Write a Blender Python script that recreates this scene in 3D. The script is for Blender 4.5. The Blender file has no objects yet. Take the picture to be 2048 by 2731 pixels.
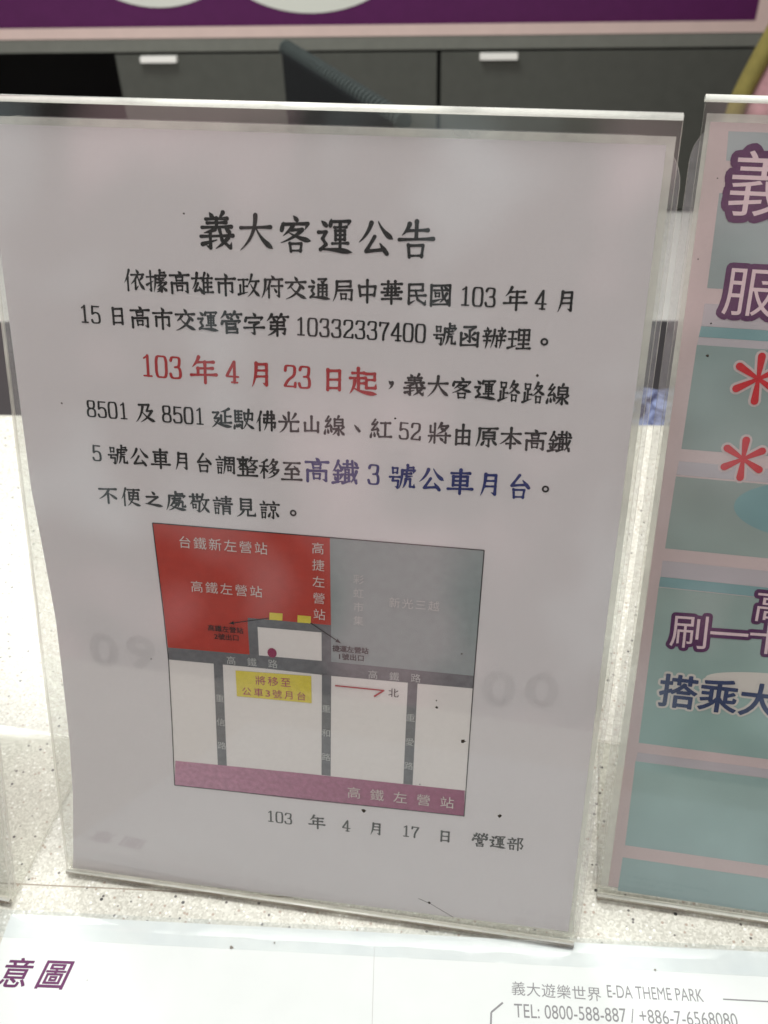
import bpy, bmesh, math, random
from mathutils import Vector, Matrix
random.seed(7)
scene = bpy.context.scene
COL = scene.collection

# ---------------------------------------------------------------- camera
cam_data = bpy.data.cameras.new("camera")
cam = bpy.data.objects.new("camera", cam_data)
COL.objects.link(cam)
cam_data.sensor_fit = 'VERTICAL'
cam_data.sensor_height = 36.0
cam_data.lens = 33.872
cam_data.clip_start = 0.01
cam_data.clip_end = 50
PITCH, ROLL, YAW, CAM_H = 0.70674037, -0.03355052, -0.08509417, 0.38041565
f0 = Vector((math.sin(YAW), math.cos(YAW), 0)); r0 = Vector((math.cos(YAW), -math.sin(YAW), 0)); u0 = Vector((0, 0, 1))
fw = f0 * math.cos(PITCH) - u0 * math.sin(PITCH)
up = u0 * math.cos(PITCH) + f0 * math.sin(PITCH)
rt = r0 * math.cos(ROLL) + up * math.sin(ROLL)
up = up * math.cos(ROLL) - r0 * math.sin(ROLL)
cam.matrix_world = Matrix(((rt.x, up.x, -fw.x, 0), (rt.y, up.y, -fw.y, 0), (rt.z, up.z, -fw.z, CAM_H), (0, 0, 0, 1)))
cam_data.dof.use_dof = True
cam_data.dof.focus_distance = 0.335
cam_data.dof.aperture_fstop = 20.0
scene.camera = cam

# ---------------------------------------------------------------- world: made-up noise patches for reflections and ambient fill, in place of the room
world = bpy.data.worlds.new("World")
scene.world = world
world.use_nodes = True
wn = world.node_tree.nodes; wl = world.node_tree.links
wn.clear()
w_out = wn.new('ShaderNodeOutputWorld'); w_bg = wn.new('ShaderNodeBackground')
w_tc = wn.new('ShaderNodeTexCoord'); w_no = wn.new('ShaderNodeTexNoise'); w_cr = wn.new('ShaderNodeValToRGB')
w_no.inputs['Scale'].default_value = 4.6; w_no.inputs['Detail'].default_value = 2.0
w_cr.color_ramp.elements[0].position = 0.33; w_cr.color_ramp.elements[0].color = (3.0, 1.95, 2.05, 1)
w_cr.color_ramp.elements[1].position = 0.67; w_cr.color_ramp.elements[1].color = (2.2, 2.6, 2.65, 1)
for p_ in (0.47, 0.53): e = w_cr.color_ramp.elements.new(p_); e.color = (0.15, 0.135, 0.13, 1)
wl.new(w_tc.outputs['Generated'], w_no.inputs['Vector']); wl.new(w_no.outputs['Fac'], w_cr.inputs['Fac'])
wl.new(w_cr.outputs['Color'], w_bg.inputs['Color']); wl.new(w_bg.outputs['Background'], w_out.inputs['Surface'])
w_bg.inputs['Strength'].default_value = 0.50

# ---------------------------------------------------------------- ceiling lamps
def area(name, loc, sx, sy, power, colour, target=None):
    d = bpy.data.lights.new(name, 'AREA'); d.shape = 'RECTANGLE'; d.size = sx; d.size_y = sy; d.energy = power; d.color = colour
    o = bpy.data.objects.new(name, d); COL.objects.link(o); o.location = loc
    if target is not None:
        o.rotation_euler = (Vector(target) - Vector(loc)).to_track_quat('-Z', 'Y').to_euler()
    return o
area("ceiling_lamp_over_counter", (-0.05, 0.36, 1.60), 1.0, 0.5, 25.5, (1.0, 1.0, 0.95))
area("ceiling_lamp_behind_counter", (-0.75, 1.85, 1.65), 1.0, 0.8, 46, (0.98, 1.0, 0.96))

vs = scene.view_settings
vs.view_transform = 'Standard'; vs.look = 'None'; vs.exposure = 0.0; vs.gamma = 1.0
try: vs.use_curve_mapping = False
except Exception: pass
scene.cycles.max_bounces = 12
scene.cycles.transparent_max_bounces = 24

# ---------------------------------------------------------------- helpers
MM = 0.001
def mat(name, colour, rough=0.6, spec=0.3, vary=0.0, scale=60.0, metallic=0.0, bump=0.0, bump_scale=200.0, coat=0.0, trans=0.0):
    m = bpy.data.materials.new(name); m.use_nodes = True
    nt = m.node_tree; b = nt.nodes['Principled BSDF']
    b.inputs['Roughness'].default_value = rough
    b.inputs['Specular IOR Level'].default_value = spec
    b.inputs['Metallic'].default_value = metallic
    b.inputs['Coat Weight'].default_value = coat
    b.inputs['Base Color'].default_value = (*colour, 1)
    tc = nt.nodes.new('ShaderNodeTexCoord')
    if vary > 0:
        n = nt.nodes.new('ShaderNodeTexNoise'); n.inputs['Scale'].default_value = scale; n.inputs['Detail'].default_value = 5
        nt.links.new(tc.outputs['Object'], n.inputs['Vector'])
        r = nt.nodes.new('ShaderNodeValToRGB')
        r.color_ramp.elements[0].position = 0.3; r.color_ramp.elements[1].position = 0.7
        r.color_ramp.elements[0].color = (*[c * (1 - vary) for c in colour], 1)
        r.color_ramp.elements[1].color = (*[min(1, c * (1 + vary)) for c in colour], 1)
        nt.links.new(n.outputs['Fac'], r.inputs['Fac']); nt.links.new(r.outputs['Color'], b.inputs['Base Color'])
    if bump > 0:
        n2 = nt.nodes.new('ShaderNodeTexNoise'); n2.inputs['Scale'].default_value = bump_scale; n2.inputs['Detail'].default_value = 4
        nt.links.new(tc.outputs['Object'], n2.inputs['Vector'])
        bp = nt.nodes.new('ShaderNodeBump'); bp.inputs['Strength'].default_value = bump; bp.inputs['Distance'].default_value = 0.002
        nt.links.new(n2.outputs['Fac'], bp.inputs['Height']); nt.links.new(bp.outputs['Normal'], b.inputs['Normal'])
    return m

def paper_mat(name, colour, vary=0.03, translucent=0.18):
    m = mat(name, colour, rough=0.75, spec=0.15, vary=vary, scale=900)
    nt = m.node_tree; b = nt.nodes['Principled BSDF']; out = nt.nodes['Material Output']
    t = nt.nodes.new('ShaderNodeBsdfTranslucent'); t.inputs['Color'].default_value = (*colour, 1)
    mx = nt.nodes.new('ShaderNodeMixShader'); mx.inputs['Fac'].default_value = translucent
    nt.links.new(b.outputs['BSDF'], mx.inputs[1]); nt.links.new(t.outputs['BSDF'], mx.inputs[2]); nt.links.new(mx.outputs['Shader'], out.inputs['Surface'])
    return m

def acrylic_mat(name, haze, haze_colour=(0.9, 0.9, 0.86), gloss_rough=0.04, refl=1.0, scuff=False):
    """thin clear plastic: straight-through transparency, Fresnel gloss on the outer faces, a little milky haze"""
    m = bpy.data.materials.new(name); m.use_nodes = True
    nt = m.node_tree; nt.nodes.clear()
    N = nt.nodes.new; L = nt.links.new
    out = N('ShaderNodeOutputMaterial'); tr = N('ShaderNodeBsdfTransparent'); tr.inputs['Color'].default_value = (0.98, 0.983, 0.972, 1)
    df = N('ShaderNodeBsdfDiffuse'); df.inputs['Color'].default_value = (*haze_colour, 1)
    tl = N('ShaderNodeBsdfTranslucent'); tl.inputs['Color'].default_value = (*haze_colour, 1)
    hz = N('ShaderNodeMixShader'); hz.inputs['Fac'].default_value = 0.5
    L(df.outputs[0], hz.inputs[1]); L(tl.outputs[0], hz.inputs[2])
    gl = N('ShaderNodeBsdfGlossy'); gl.inputs['Roughness'].default_value = gloss_rough
    m1 = N('ShaderNodeMixShader'); m2 = N('ShaderNodeMixShader')
    tc = N('ShaderNodeTexCoord'); no = N('ShaderNodeTexNoise'); no.inputs['Scale'].default_value = 55; no.inputs['Detail'].default_value = 8
    if scuff: no.inputs['Scale'].default_value = 240; no.inputs['Roughness'].default_value = 0.8
    mr = N('ShaderNodeMapRange'); mr.inputs['From Min'].default_value = 0.35 if scuff else 0.3; mr.inputs['From Max'].default_value = 0.65 if scuff else 0.7
    mr.inputs['To Min'].default_value = haze * 0.6; mr.inputs['To Max'].default_value = haze * 1.5
    L(tc.outputs['Object'], no.inputs['Vector']); L(no.outputs['Fac'], mr.inputs['Value']); L(mr.outputs[0], m1.inputs['Fac'])
    L(tr.outputs[0], m1.inputs[1]); L(hz.outputs[0], m1.inputs[2])
    fr = N('ShaderNodeFresnel'); fr.inputs['IOR'].default_value = 1.49
    ge = N('ShaderNodeNewGeometry'); sb = N('ShaderNodeMath'); sb.operation = 'SUBTRACT'; sb.inputs[0].default_value = 1.0; sc_ = N('ShaderNodeMath'); sc_.operation = 'MULTIPLY'; sc_.inputs[1].default_value = refl
    ml = N('ShaderNodeMath'); ml.operation = 'MULTIPLY'; ml.use_clamp = True
    L(ge.outputs['Backfacing'], sb.inputs[1]); L(sb.outputs[0], sc_.inputs[0]); L(sc_.outputs[0], ml.inputs[0]); L(fr.outputs[0], ml.inputs[1])
    L(ml.outputs[0], m2.inputs['Fac']); L(m1.outputs[0], m2.inputs[1]); L(gl.outputs[0], m2.inputs[2])
    L(m2.outputs[0], out.inputs['Surface'])
    return m

def link(name, bm_or_me, m, parent=None, smooth=False):
    if isinstance(bm_or_me, bmesh.types.BMesh):
        me = bpy.data.meshes.new(name); bm_or_me.to_mesh(me); bm_or_me.free()
    else: me = bm_or_me
    if m is not None:
        for k in (m if isinstance(m, (list, tuple)) else [m]): me.materials.append(k)
    if smooth:
        for p in me.polygons: p.use_smooth = True
    o = bpy.data.objects.new(name, me); COL.objects.link(o)
    if parent is not None: o.parent = parent
    return o
def tag(o, label=None, cat=None, group=None, kind=None):
    if label: o['label'] = label
    if cat: o['category'] = cat
    if group: o['group'] = group
    if kind: o['kind'] = kind
    return o
def empty(name, mw):
    o = bpy.data.objects.new(name, None); COL.objects.link(o); o.matrix_world = mw; o.empty_display_size = 0.02
    return o
def box(bm, x0, x1, y0, y1, z0, z1, bevel=0.0, mi=0, M=None):
    t = bmesh.new()
    bmesh.ops.create_cube(t, size=1)
    for v in t.verts:
        v.co = Vector((x0 + (v.co.x + .5) * (x1 - x0), y0 + (v.co.y + .5) * (y1 - y0), z0 + (v.co.z + .5) * (z1 - z0)))
    if bevel > 0: bmesh.ops.bevel(t, geom=t.edges[:], offset=bevel, segments=2, affect='EDGES', profile=0.6)
    me = bpy.data.meshes.new('tmp')
    for f in t.faces: f.material_index = mi
    if M is not None: t.transform(M)
    t.to_mesh(me); t.free(); bm.from_mesh(me); bpy.data.meshes.remove(me)
def boxobj(name, a, m, parent=None, bevel=0.0):
    bm = bmesh.new(); box(bm, *a, bevel=bevel); return link(name, bm, m, parent)
def frame(px, py, yaw, lean):
    """matrix of a leaning panel: local x along its foot, y up the panel, z out of its front"""
    r = Vector((math.cos(yaw), math.sin(yaw), 0)); back = Vector((-math.sin(yaw), math.cos(yaw), 0))
    u = Vector((0, 0, 1)) * math.cos(lean) + back * math.sin(lean); n = r.cross(u)
    return Matrix(((r.x, u.x, n.x, px), (r.y, u.y, n.y, py), (r.z, u.z, n.z, 0), (0, 0, 0, 1)))

# ---------------------------------------------------------------- flat print: polygons, sans lettering and brush lettering (all in mm on a sheet)
class Ink:
    def __init__(self, z=0.05): self.v = []; self.f = []; self.z = z; self.n = 0
    def lift(self):
        self.n += 1
        return (self.z + 0.0015 * (self.n % 60)) * MM
    def poly(self, pts, z=None):
        z = self.lift() if z is None else z
        a = sum(p[0] * q[1] - q[0] * p[1] for p, q in zip(pts, pts[1:] + pts[:1]))
        if a < 0: pts = pts[::-1]
        i = len(self.v); self.v += [(p[0] * MM, p[1] * MM, z) for p in pts]; self.f.append(tuple(range(i, i + len(pts))))
    def line(self, a, b, w):
        dx, dy = b[0] - a[0], b[1] - a[1]; l = math.hypot(dx, dy) or 1; nx, ny = -dy / l * w / 2, dx / l * w / 2
        self.poly([(a[0] + nx, a[1] + ny), (a[0] - nx, a[1] - ny), (b[0] - nx, b[1] - ny), (b[0] + nx, b[1] + ny)])
    def disc(self, c, rx, ry=None, n=28, rot=0):
        ry = ry or rx
        self.poly([(c[0] + rx * math.cos(t) * math.cos(rot) - ry * math.sin(t) * math.sin(rot), c[1] + rx * math.cos(t) * math.sin(rot) + ry * math.sin(t) * math.cos(rot)) for t in [2 * math.pi * k / n for k in range(n)]])
    def ring(self, c, r0, r1, ry0=None, ry1=None, n=40):
        ry0 = ry0 or r0; ry1 = ry1 or r1; z = self.lift()
        for k in range(n):
            a, b = 2 * math.pi * k / n, 2 * math.pi * (k + 1) / n
            self.poly([(c[0] + r0 * math.cos(a), c[1] + ry0 * math.sin(a)), (c[0] + r1 * math.cos(a), c[1] + ry1 * math.sin(a)), (c[0] + r1 * math.cos(b), c[1] + ry1 * math.sin(b)), (c[0] + r0 * math.cos(b), c[1] + ry0 * math.sin(b))], z)
    def ribbon(self, pts, wid):
        """stroke of changing width with round ends"""
        L, R = [], []; n = len(pts)
        for i, p in enumerate(pts):
            a = pts[max(0, i - 1)]; b = pts[min(n - 1, i + 1)]
            dx, dy = b[0] - a[0], b[1] - a[1]; l = math.hypot(dx, dy) or 1
            nx, ny = -dy / l, dx / l; w = wid[i] / 2
            L.append((p[0] + nx * w, p[1] + ny * w)); R.append((p[0] - nx * w, p[1] - ny * w))
        z = self.lift()
        for i in range(n - 1): self.poly([L[i], R[i], R[i + 1], L[i + 1]], z)
        for i in (0, n - 1):
            if wid[i] > 0.01: self.disc(pts[i], wid[i] / 2, n=10)
    def build(self, name, m, parent):
        me = bpy.data.meshes.new(name); me.from_pydata(self.v, [], self.f); me.update()
        return link(name, me, m, parent)

_glyphs = {}
def glyph(s):
    """tessellated outline of a sans string at size 1 (Blender's own font)"""
    if s not in _glyphs:
        c = bpy.data.curves.new('lettering', 'FONT'); c.body = s; c.size = 1; c.resolution_u = 4
        o = bpy.data.objects.new('lettering', c); COL.objects.link(o)
        dg = bpy.context.evaluated_depsgraph_get(); dg.update()
        me = bpy.data.meshes.new_from_object(o.evaluated_get(dg))
        vs_ = [(v.co.x, v.co.y) for v in me.vertices]; fs = [tuple(p.vertices) for p in me.polygons]
        cnt = {}
        for p in me.polygons:
            for k in p.edge_keys: cnt[k] = cnt.get(k, 0) + 1
        _glyphs[s] = (vs_, fs, [k for k, c_ in cnt.items() if c_ == 1])
        bpy.data.objects.remove(o); bpy.data.meshes.remove(me); bpy.data.curves.remove(c)
    return _glyphs[s]
def stamp(ink, s, M, fat=0.0, fill=True):
    """M maps glyph coords to mm; fat > 0 adds a rounded rim of that radius"""
    vs_, fs, rim = glyph(s)
    P = [M(x, y) for x, y in vs_]
    if fill:
        z = ink.lift()
        for f in fs: ink.poly([P[i] for i in f], z)
    if fat > 0:
        for a, b in rim: ink.line(P[a], P[b], 2 * fat)
        for i in {i for k in rim for i in k}: ink.disc(P[i], fat, n=9)
def sans(ink, s, a, b, em, wide=1.0, fat=0.0, slant=0.0, ang=None, fill=True):
    """characters centred at equal steps from a to b"""
    n = len(s)
    adv = [0.56 if ch.isascii() else 1.0 for ch in s]; acc = [sum(adv[:i]) + adv[i] / 2 for i in range(n)]
    if ang is None:
        ang = math.atan2(b[1] - a[1], b[0] - a[0]) if n > 1 and abs(b[0] - a[0]) > abs(b[1] - a[1]) else 0.0
    ca, sa = math.cos(ang), math.sin(ang)
    for i, ch in enumerate(s):
        t = (acc[i] - acc[0]) / (acc[-1] - acc[0]) if n > 1 else 0.0
        asc = ch.isascii(); gx = glyph(ch)[0]; mid = (min(v[0] for v in gx) + max(v[0] for v in gx)) / 2 if asc else 0.49; ws = wide * (1.25 if asc else 1.0)
        cx, cy = a[0] + (b[0] - a[0]) * t, a[1] + (b[1] - a[1]) * t
        def M(x, y, cx=cx, cy=cy, mid=mid, ws=ws):
            lx, ly = (x - mid) * em * ws, (y - 0.36) * em; lx += slant * ly
            return (cx + lx * ca - ly * sa, cy + lx * sa + ly * ca)
        stamp(ink, ch, M, fat, fill)
def latin(ink, s, a, b, h, fat=0.0):
    """string fitted from left end a to right end b, cap height h"""
    vs_, _, _ = glyph(s); x0 = min(v[0] for v in vs_); x1 = max(v[0] for v in vs_); yt = max(v[1] for v in glyph('E')[0])
    ang = math.atan2(b[1] - a[1], b[0] - a[0]); w = math.hypot(b[0] - a[0], b[1] - a[1]); ca, sa = math.cos(ang), math.sin(ang)
    def M(x, y):
        lx, ly = (x - x0) / (x1 - x0) * w, y / yt * h
        return (a[0] + lx * ca - ly * sa, a[1] + lx * sa + ly * ca)
    stamp(ink, s, M, fat)

# ---------------------------------------------------------------- brush lettering: strokes on a 100 x 100 box, y down
KAI = {
'口': 'v 14 12 20 88;z 14 16 84 16 78 88;h 20 80 80 80',
'日': 'v 22 8 22 95;z 22 12 78 12 78 95;h 22 50 78 50;h 22 87 78 87',
'月': 'p 28 8 28 62 8 97;k 28 12 78 12 78 92 60 84;h 28 36 78 36;h 28 59 78 59',
'言': 'd 42 0 56 12;h 6 22 94 22;h 22 38 78 38;h 22 52 78 52;@口 18 60 82 102',
'車': 'h 14 14 86 14;v 22 28 22 66;z 22 28 78 28 78 66;h 22 46 78 46;h 22 64 78 64;h 2 80 98 80;v 50 0 50 100',
'辶': 'd 12 8 24 20;z 2 38 24 38 14 56 24 72 8 86;n 8 86 40 84 100 96',
'軍': 'd 8 2 4 24;k 6 10 94 10 84 26;@車 12 18 88 102',
'運': '@辶 0 0 100 100;@軍 34 2 96 82',
'甬': 'z 14 6 82 6 54 24;d 36 16 56 30;v 14 36 14 98;k 14 38 86 38 86 94 72 88;h 14 56 86 56;h 14 74 86 74;v 50 38 50 98',
'通': '@辶 0 0 100 100;@甬 38 0 92 84',
'宀': 'd 46 0 56 12;d 12 18 6 42;k 10 24 92 24 82 42',
'各': 'p 42 2 32 20 10 38;z 36 18 72 18;p 72 18 50 46 2 64;n 30 28 60 50 100 60;@口 24 62 78 102',
'客': '@宀 5 0 95 90;@各 6 24 96 100',
'足': '@口 8 2 92 36;v 54 36 54 84;h 56 58 96 58;v 20 50 20 88;t 0 96 100 80',
'路': '@足 2 2 42 98;@各 44 0 100 100',
'公': 'p 38 8 30 38 4 60;n 58 6 72 36 100 54;z 48 46 24 86 76 82;d 64 66 84 94',
'告': 'p 30 6 26 22 10 36;h 24 24 82 24;v 50 0 50 46;h 2 48 98 48;@口 20 58 80 102',
'大': 'h 6 36 94 36;p 50 2 50 62 4 98;n 51 38 66 72 100 96',
'羊': 'd 30 0 38 12;p 70 0 66 8 58 15;h 18 17 82 17;h 22 28 78 28;h 6 40 94 40;v 50 16 50 40',
'義': '@羊 0 0 100 100;p 44 46 32 52 12 55;h 2 65 98 65;k 30 52 30 98 18 91;t 6 87 50 76;k 58 44 66 78 90 99 94 84;p 84 70 70 88 46 100;d 76 45 88 55',
'亻': 'p 76 0 52 34 2 60;v 52 34 52 100',
'衣': 'd 44 0 56 14;h 6 24 94 24;p 50 26 34 50 2 68;k 34 48 34 94 56 78;p 86 36 74 48 60 54;n 52 30 64 72 100 98',
'依': '@亻 0 2 34 98;@衣 32 2 100 98',
'扌': 'h 4 28 96 28;k 58 0 58 96 30 86;t 0 66 98 48',
'豦': 'v 50 0 50 22;h 52 11 84 11;p 16 24 16 60 0 98;k 16 24 94 24 84 37;h 30 40 72 38;k 44 28 44 49 82 47;h 26 57 94 57;p 58 57 46 68 26 74;k 44 68 66 78 58 99 40 93;p 54 78 42 86 24 90;p 60 86 46 94 22 100;p 88 62 78 68 66 74;n 62 70 76 86 100 98',
'據': '@扌 0 2 34 98;@豦 34 0 100 100',
'高': 'd 46 0 56 10;h 4 17 96 17;@口 26 22 74 46;v 12 52 12 99;k 12 54 88 54 88 96 74 90;@口 30 62 70 92',
'隹': 'p 30 0 20 22 0 42;v 18 24 18 100;d 56 2 64 15;h 18 26 94 26;h 18 47 88 47;h 18 68 88 68;h 18 93 100 93;v 54 26 54 93',
'雄': 'h 0 26 46 26;p 24 2 22 48 0 74;z 28 48 12 84 42 78;d 34 66 48 92;@隹 46 2 100 98',
'市': 'd 46 0 56 14;h 4 24 96 24;v 18 42 18 86;k 18 44 82 44 82 86 68 79;v 50 24 50 100',
'正': 'h 2 12 98 12;v 54 12 54 86;h 56 48 92 48;v 20 42 20 86;t 0 92 100 80',
'攵': 'p 38 0 30 26 4 48;h 24 30 96 30;p 76 32 62 74 2 100;n 28 44 56 78 104 100',
'政': '@正 0 12 46 96;@攵 44 0 100 100',
'寸': 'h 2 30 98 30;k 68 2 68 96 44 86;d 26 46 44 66',
'府': 'd 48 0 58 12;h 16 17 98 17;p 18 17 20 66 0 99;@亻 20 24 48 99;@寸 46 24 100 99',
'交': 'd 46 0 56 14;h 4 24 96 24;p 34 30 26 44 10 54;d 64 30 86 52;p 72 46 54 84 4 100;n 28 46 56 82 100 99',
'局': 'p 20 10 22 66 2 99;z 20 10 84 10 84 33;h 20 33 84 33;k 22 50 90 50 88 94 70 88;@口 34 62 70 94',
'中': 'v 12 24 18 70;z 12 28 88 28 82 70;h 18 65 82 65;v 50 0 50 100',
'華': 'h 4 12 96 12;v 34 0 34 24;v 66 0 66 24;h 16 31 84 31;h 4 48 96 48;v 32 40 32 60;v 68 40 68 60;h 20 62 80 62;h 6 78 94 78;v 50 24 50 100',
'民': 'z 18 8 80 8 80 35;h 18 35 80 35;k 18 8 18 94 46 80;h 20 58 94 58;k 48 35 58 76 92 98 95 78',
'國': 'v 8 6 8 98;z 8 8 92 8 92 98;h 8 92 92 92;h 20 29 84 29;@口 22 38 50 60;t 18 78 56 68;k 54 16 62 60 82 82 84 68;p 78 44 66 68 48 84;d 66 15 78 25',
'年': 'p 32 0 24 22 6 38;h 24 20 90 20;h 26 44 86 44;v 28 44 28 68;h 0 69 100 69;v 56 20 56 100',
'竹': 'p 24 0 16 16 0 30;h 20 12 50 12;d 28 16 38 28;p 70 0 62 16 48 29;h 66 12 102 12;d 76 16 86 28',
'管': '@竹 0 0 100 100;d 46 28 56 37;d 10 40 5 56;k 8 44 94 44 84 57;v 28 55 28 100;z 28 57 72 57 72 73;h 28 73 72 73;z 28 82 80 82 80 99;h 28 98 80 98',
'字': '@宀 2 0 98 90;z 26 44 74 44 50 58;k 50 56 52 98 34 90;h 2 68 98 68',
'第': '@竹 0 0 100 100;z 18 37 82 37 82 53;h 20 53 82 53;v 20 53 18 69;k 18 69 88 69 84 92 72 86;v 50 34 50 100;p 46 70 32 88 4 98',
'号': '@口 16 4 84 36;h 0 49 100 49;k 34 49 28 66 82 66 78 98 52 92',
'虎': 'v 50 0 50 20;h 52 10 88 10;p 14 22 14 62 -4 99;k 14 22 98 22 88 35;h 30 38 74 35;k 44 26 44 49 86 47;p 40 60 38 82 20 98;k 40 60 70 60 70 92 98 94 98 80',
'號': '@号 0 4 42 98;@虎 42 0 100 98',
'函': 'z 24 8 76 8 50 26;k 50 24 52 76 38 68;d 26 36 38 47;t 20 64 46 52;p 74 36 66 44 58 50;d 58 54 76 67;v 12 36 12 92;h 12 91 88 91;v 88 36 88 98',
'辛': 'd 46 0 54 12;h 10 18 90 18;d 30 24 38 36;p 74 22 66 32 60 39;h 0 43 100 43;h 10 63 90 63;p 52 43 50 82 30 100',
'力': 'k 8 34 90 34 84 94 58 84;p 50 0 46 58 0 100',
'辦': '@辛 0 2 36 99;@力 35 14 66 97;@辛 64 2 100 99',
'王': 'h 4 12 96 12;h 8 48 92 48;v 50 12 50 88;t 0 94 100 82',
'里': 'v 12 6 12 56;z 12 8 88 8 88 56;h 12 31 88 31;h 12 54 88 54;v 50 8 50 94;h 14 74 86 74;h 0 95 100 95',
'理': '@王 0 6 38 96;@里 40 2 100 98',
'起': 'h 8 17 52 17;v 30 0 30 35;h 0 36 58 36;v 32 36 32 80;h 33 56 54 56;p 18 46 16 74 0 94;n 12 72 44 94 102 97;z 60 20 92 20 92 43;h 62 43 92 43;k 62 43 62 74 96 74 98 58',
'糸': 'z 52 0 20 25 54 24;z 76 14 18 55 80 49;d 68 40 86 58;d 14 68 6 92;d 42 66 48 86;d 72 62 86 80',
'泉': 'p 50 0 46 8 36 15;v 16 15 16 52;z 16 17 84 17 84 52;h 16 33 84 33;h 16 49 84 49;k 50 50 50 98 34 90;z 4 66 36 66;p 36 66 28 84 0 97;p 92 56 78 66 60 73;n 54 62 72 84 102 99',
'線': '@糸 0 2 42 98;@泉 42 2 100 98',
'及': 'z 20 10 72 10 60 42 88 42;p 86 42 66 80 26 99;n 36 46 64 84 102 97;p 40 12 34 66 2 97',
'延': 'z 6 22 34 22 14 52 36 52;p 36 52 28 78 0 97;n 12 64 40 92 102 95;p 88 4 70 14 46 19;v 68 16 68 74;h 70 42 96 42;v 48 38 48 75;h 40 76 98 74',
'馬': 'v 14 4 14 62;h 14 6 86 6;v 50 6 50 58;h 14 24 82 24;h 14 42 82 42;k 14 61 92 61 86 98 64 90;d 6 76 2 98;d 26 74 32 88;d 44 74 50 86;d 62 72 68 82',
'史': 'v 12 18 16 54;z 12 20 90 20 84 54;h 16 49 86 49;p 54 0 52 66 0 99;n 20 60 52 86 104 99',
'駛': '@馬 0 2 46 98;@史 46 0 100 98',
'弗': 'z 10 18 84 18 84 37;h 12 37 84 37;v 12 37 10 58;k 10 58 92 58 88 84 72 77;p 38 0 38 66 10 99;v 66 0 66 100',
'佛': '@亻 0 2 32 98;@弗 32 2 100 98',
'光': 'v 50 0 50 42;d 20 12 34 32;p 84 6 76 22 64 34;h 2 45 98 45;p 38 46 36 80 4 99;k 60 46 60 93 96 93 98 74',
'山': 'v 50 6 50 86;v 14 42 14 88;h 14 87 86 87;v 86 40 86 95',
'、': 'd 36 38 60 68',
'，': 'd 40 40 52 54;p 56 46 60 62 40 78',
'。': 'o 50 56 13',
'紅': '@糸 0 2 46 98;h 52 20 96 20;v 73 20 73 87;h 44 88 102 88',
'爿': 'v 72 0 72 100;v 20 12 20 44;h 20 45 70 45;h 0 63 72 63;p 36 63 34 86 4 100',
'將': '@爿 0 2 40 98;p 60 0 54 14 42 29;z 56 14 90 14;p 90 14 76 40 42 53;d 56 22 66 32;d 68 26 76 36;h 40 62 102 62;k 82 50 82 97 66 89;d 54 72 66 84',
'由': 'v 16 26 16 98;z 16 29 84 29 84 98;h 16 61 84 61;h 16 93 84 93;v 50 0 50 93',
'原': 'h 12 10 98 10;p 16 10 18 64 0 99;p 62 13 56 22 48 27;v 34 29 34 62;z 34 29 86 29 86 62;h 34 45 86 45;h 34 60 86 60;k 60 61 60 98 46 91;d 40 70 28 90;d 76 68 94 88',
'本': 'h 6 28 94 28;v 50 0 50 100;p 50 30 34 60 0 78;n 51 30 68 60 102 78;h 30 76 70 76',
'金': 'p 52 0 36 26 0 46;n 50 4 66 26 102 42;h 24 43 78 43;h 10 61 90 61;v 50 43 50 94;d 20 68 30 84;p 84 66 76 76 66 84;t 0 98 100 90',
'戴': 'h 4 14 58 14;v 30 0 30 29;h 0 29 102 29;@口 10 36 50 54;h 4 60 58 60;v 16 60 16 94;v 42 60 42 90;h 18 76 42 76;t 0 98 60 88;k 64 0 70 62 94 98 98 80;p 94 46 82 76 58 96;d 80 4 94 17',
'鐵': '@金 0 2 42 98;@戴 41 2 100 98',
'台': 'z 48 2 20 46 78 41;d 62 24 86 54;@口 20 56 80 102',
'周': 'p 16 8 16 64 0 100;k 16 10 90 10 90 96 74 89;h 28 26 78 26;v 52 16 52 44;h 26 44 80 44;@口 32 54 72 86',
'調': '@言 0 2 40 98;@周 39 2 100 98',
'整': 'h 0 10 52 10;v 10 18 12 34;z 10 18 44 18 42 34;h 12 33 42 33;v 27 0 27 56;p 24 35 16 47 0 55;d 31 37 48 50;@攵 50 0 102 55;h 12 62 88 62;v 50 62 50 94;h 52 77 80 77;v 27 74 27 94;h 0 96 100 96',
'禾': 'p 88 0 60 12 14 16;h 0 35 100 35;v 52 14 52 100;p 50 36 34 64 0 78;d 58 44 92 64',
'多': 'p 52 0 38 20 12 34;z 44 12 84 12;p 84 12 64 42 8 56;d 38 22 54 33;p 64 42 46 64 12 76;z 56 55 96 55;p 96 55 74 88 2 101;d 48 67 64 77',
'移': '@禾 0 2 42 98;@多 40 0 98 98',
'至': 'h 10 8 90 8;z 46 10 20 43 78 37;d 62 24 86 52;h 16 66 84 66;v 50 46 50 94;h 0 95 100 95',
'不': 'h 4 12 96 12;p 56 14 42 52 2 74;v 51 40 51 100;d 60 42 94 70',
'更': 'h 4 8 96 8;v 16 24 16 64;z 16 25 86 25 86 64;h 16 43 86 43;h 16 61 86 61;p 54 8 52 76 2 99;n 18 68 50 90 104 99',
'便': '@亻 0 2 32 98;@更 32 2 100 98',
'之': 'd 44 4 56 18;z 14 36 74 36 24 78;n 8 78 46 84 100 94',
'處': 'v 48 0 48 18;h 50 9 84 9;p 14 20 14 62 -4 99;k 14 20 96 20 86 33;h 30 36 72 34;k 42 24 42 46 84 44;p 38 50 30 66 14 78;z 34 60 54 60;p 54 60 46 88 10 100;n 20 72 50 94 102 97;p 66 54 64 72 56 84;k 66 54 84 54 84 79 98 79 99 68',
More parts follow.
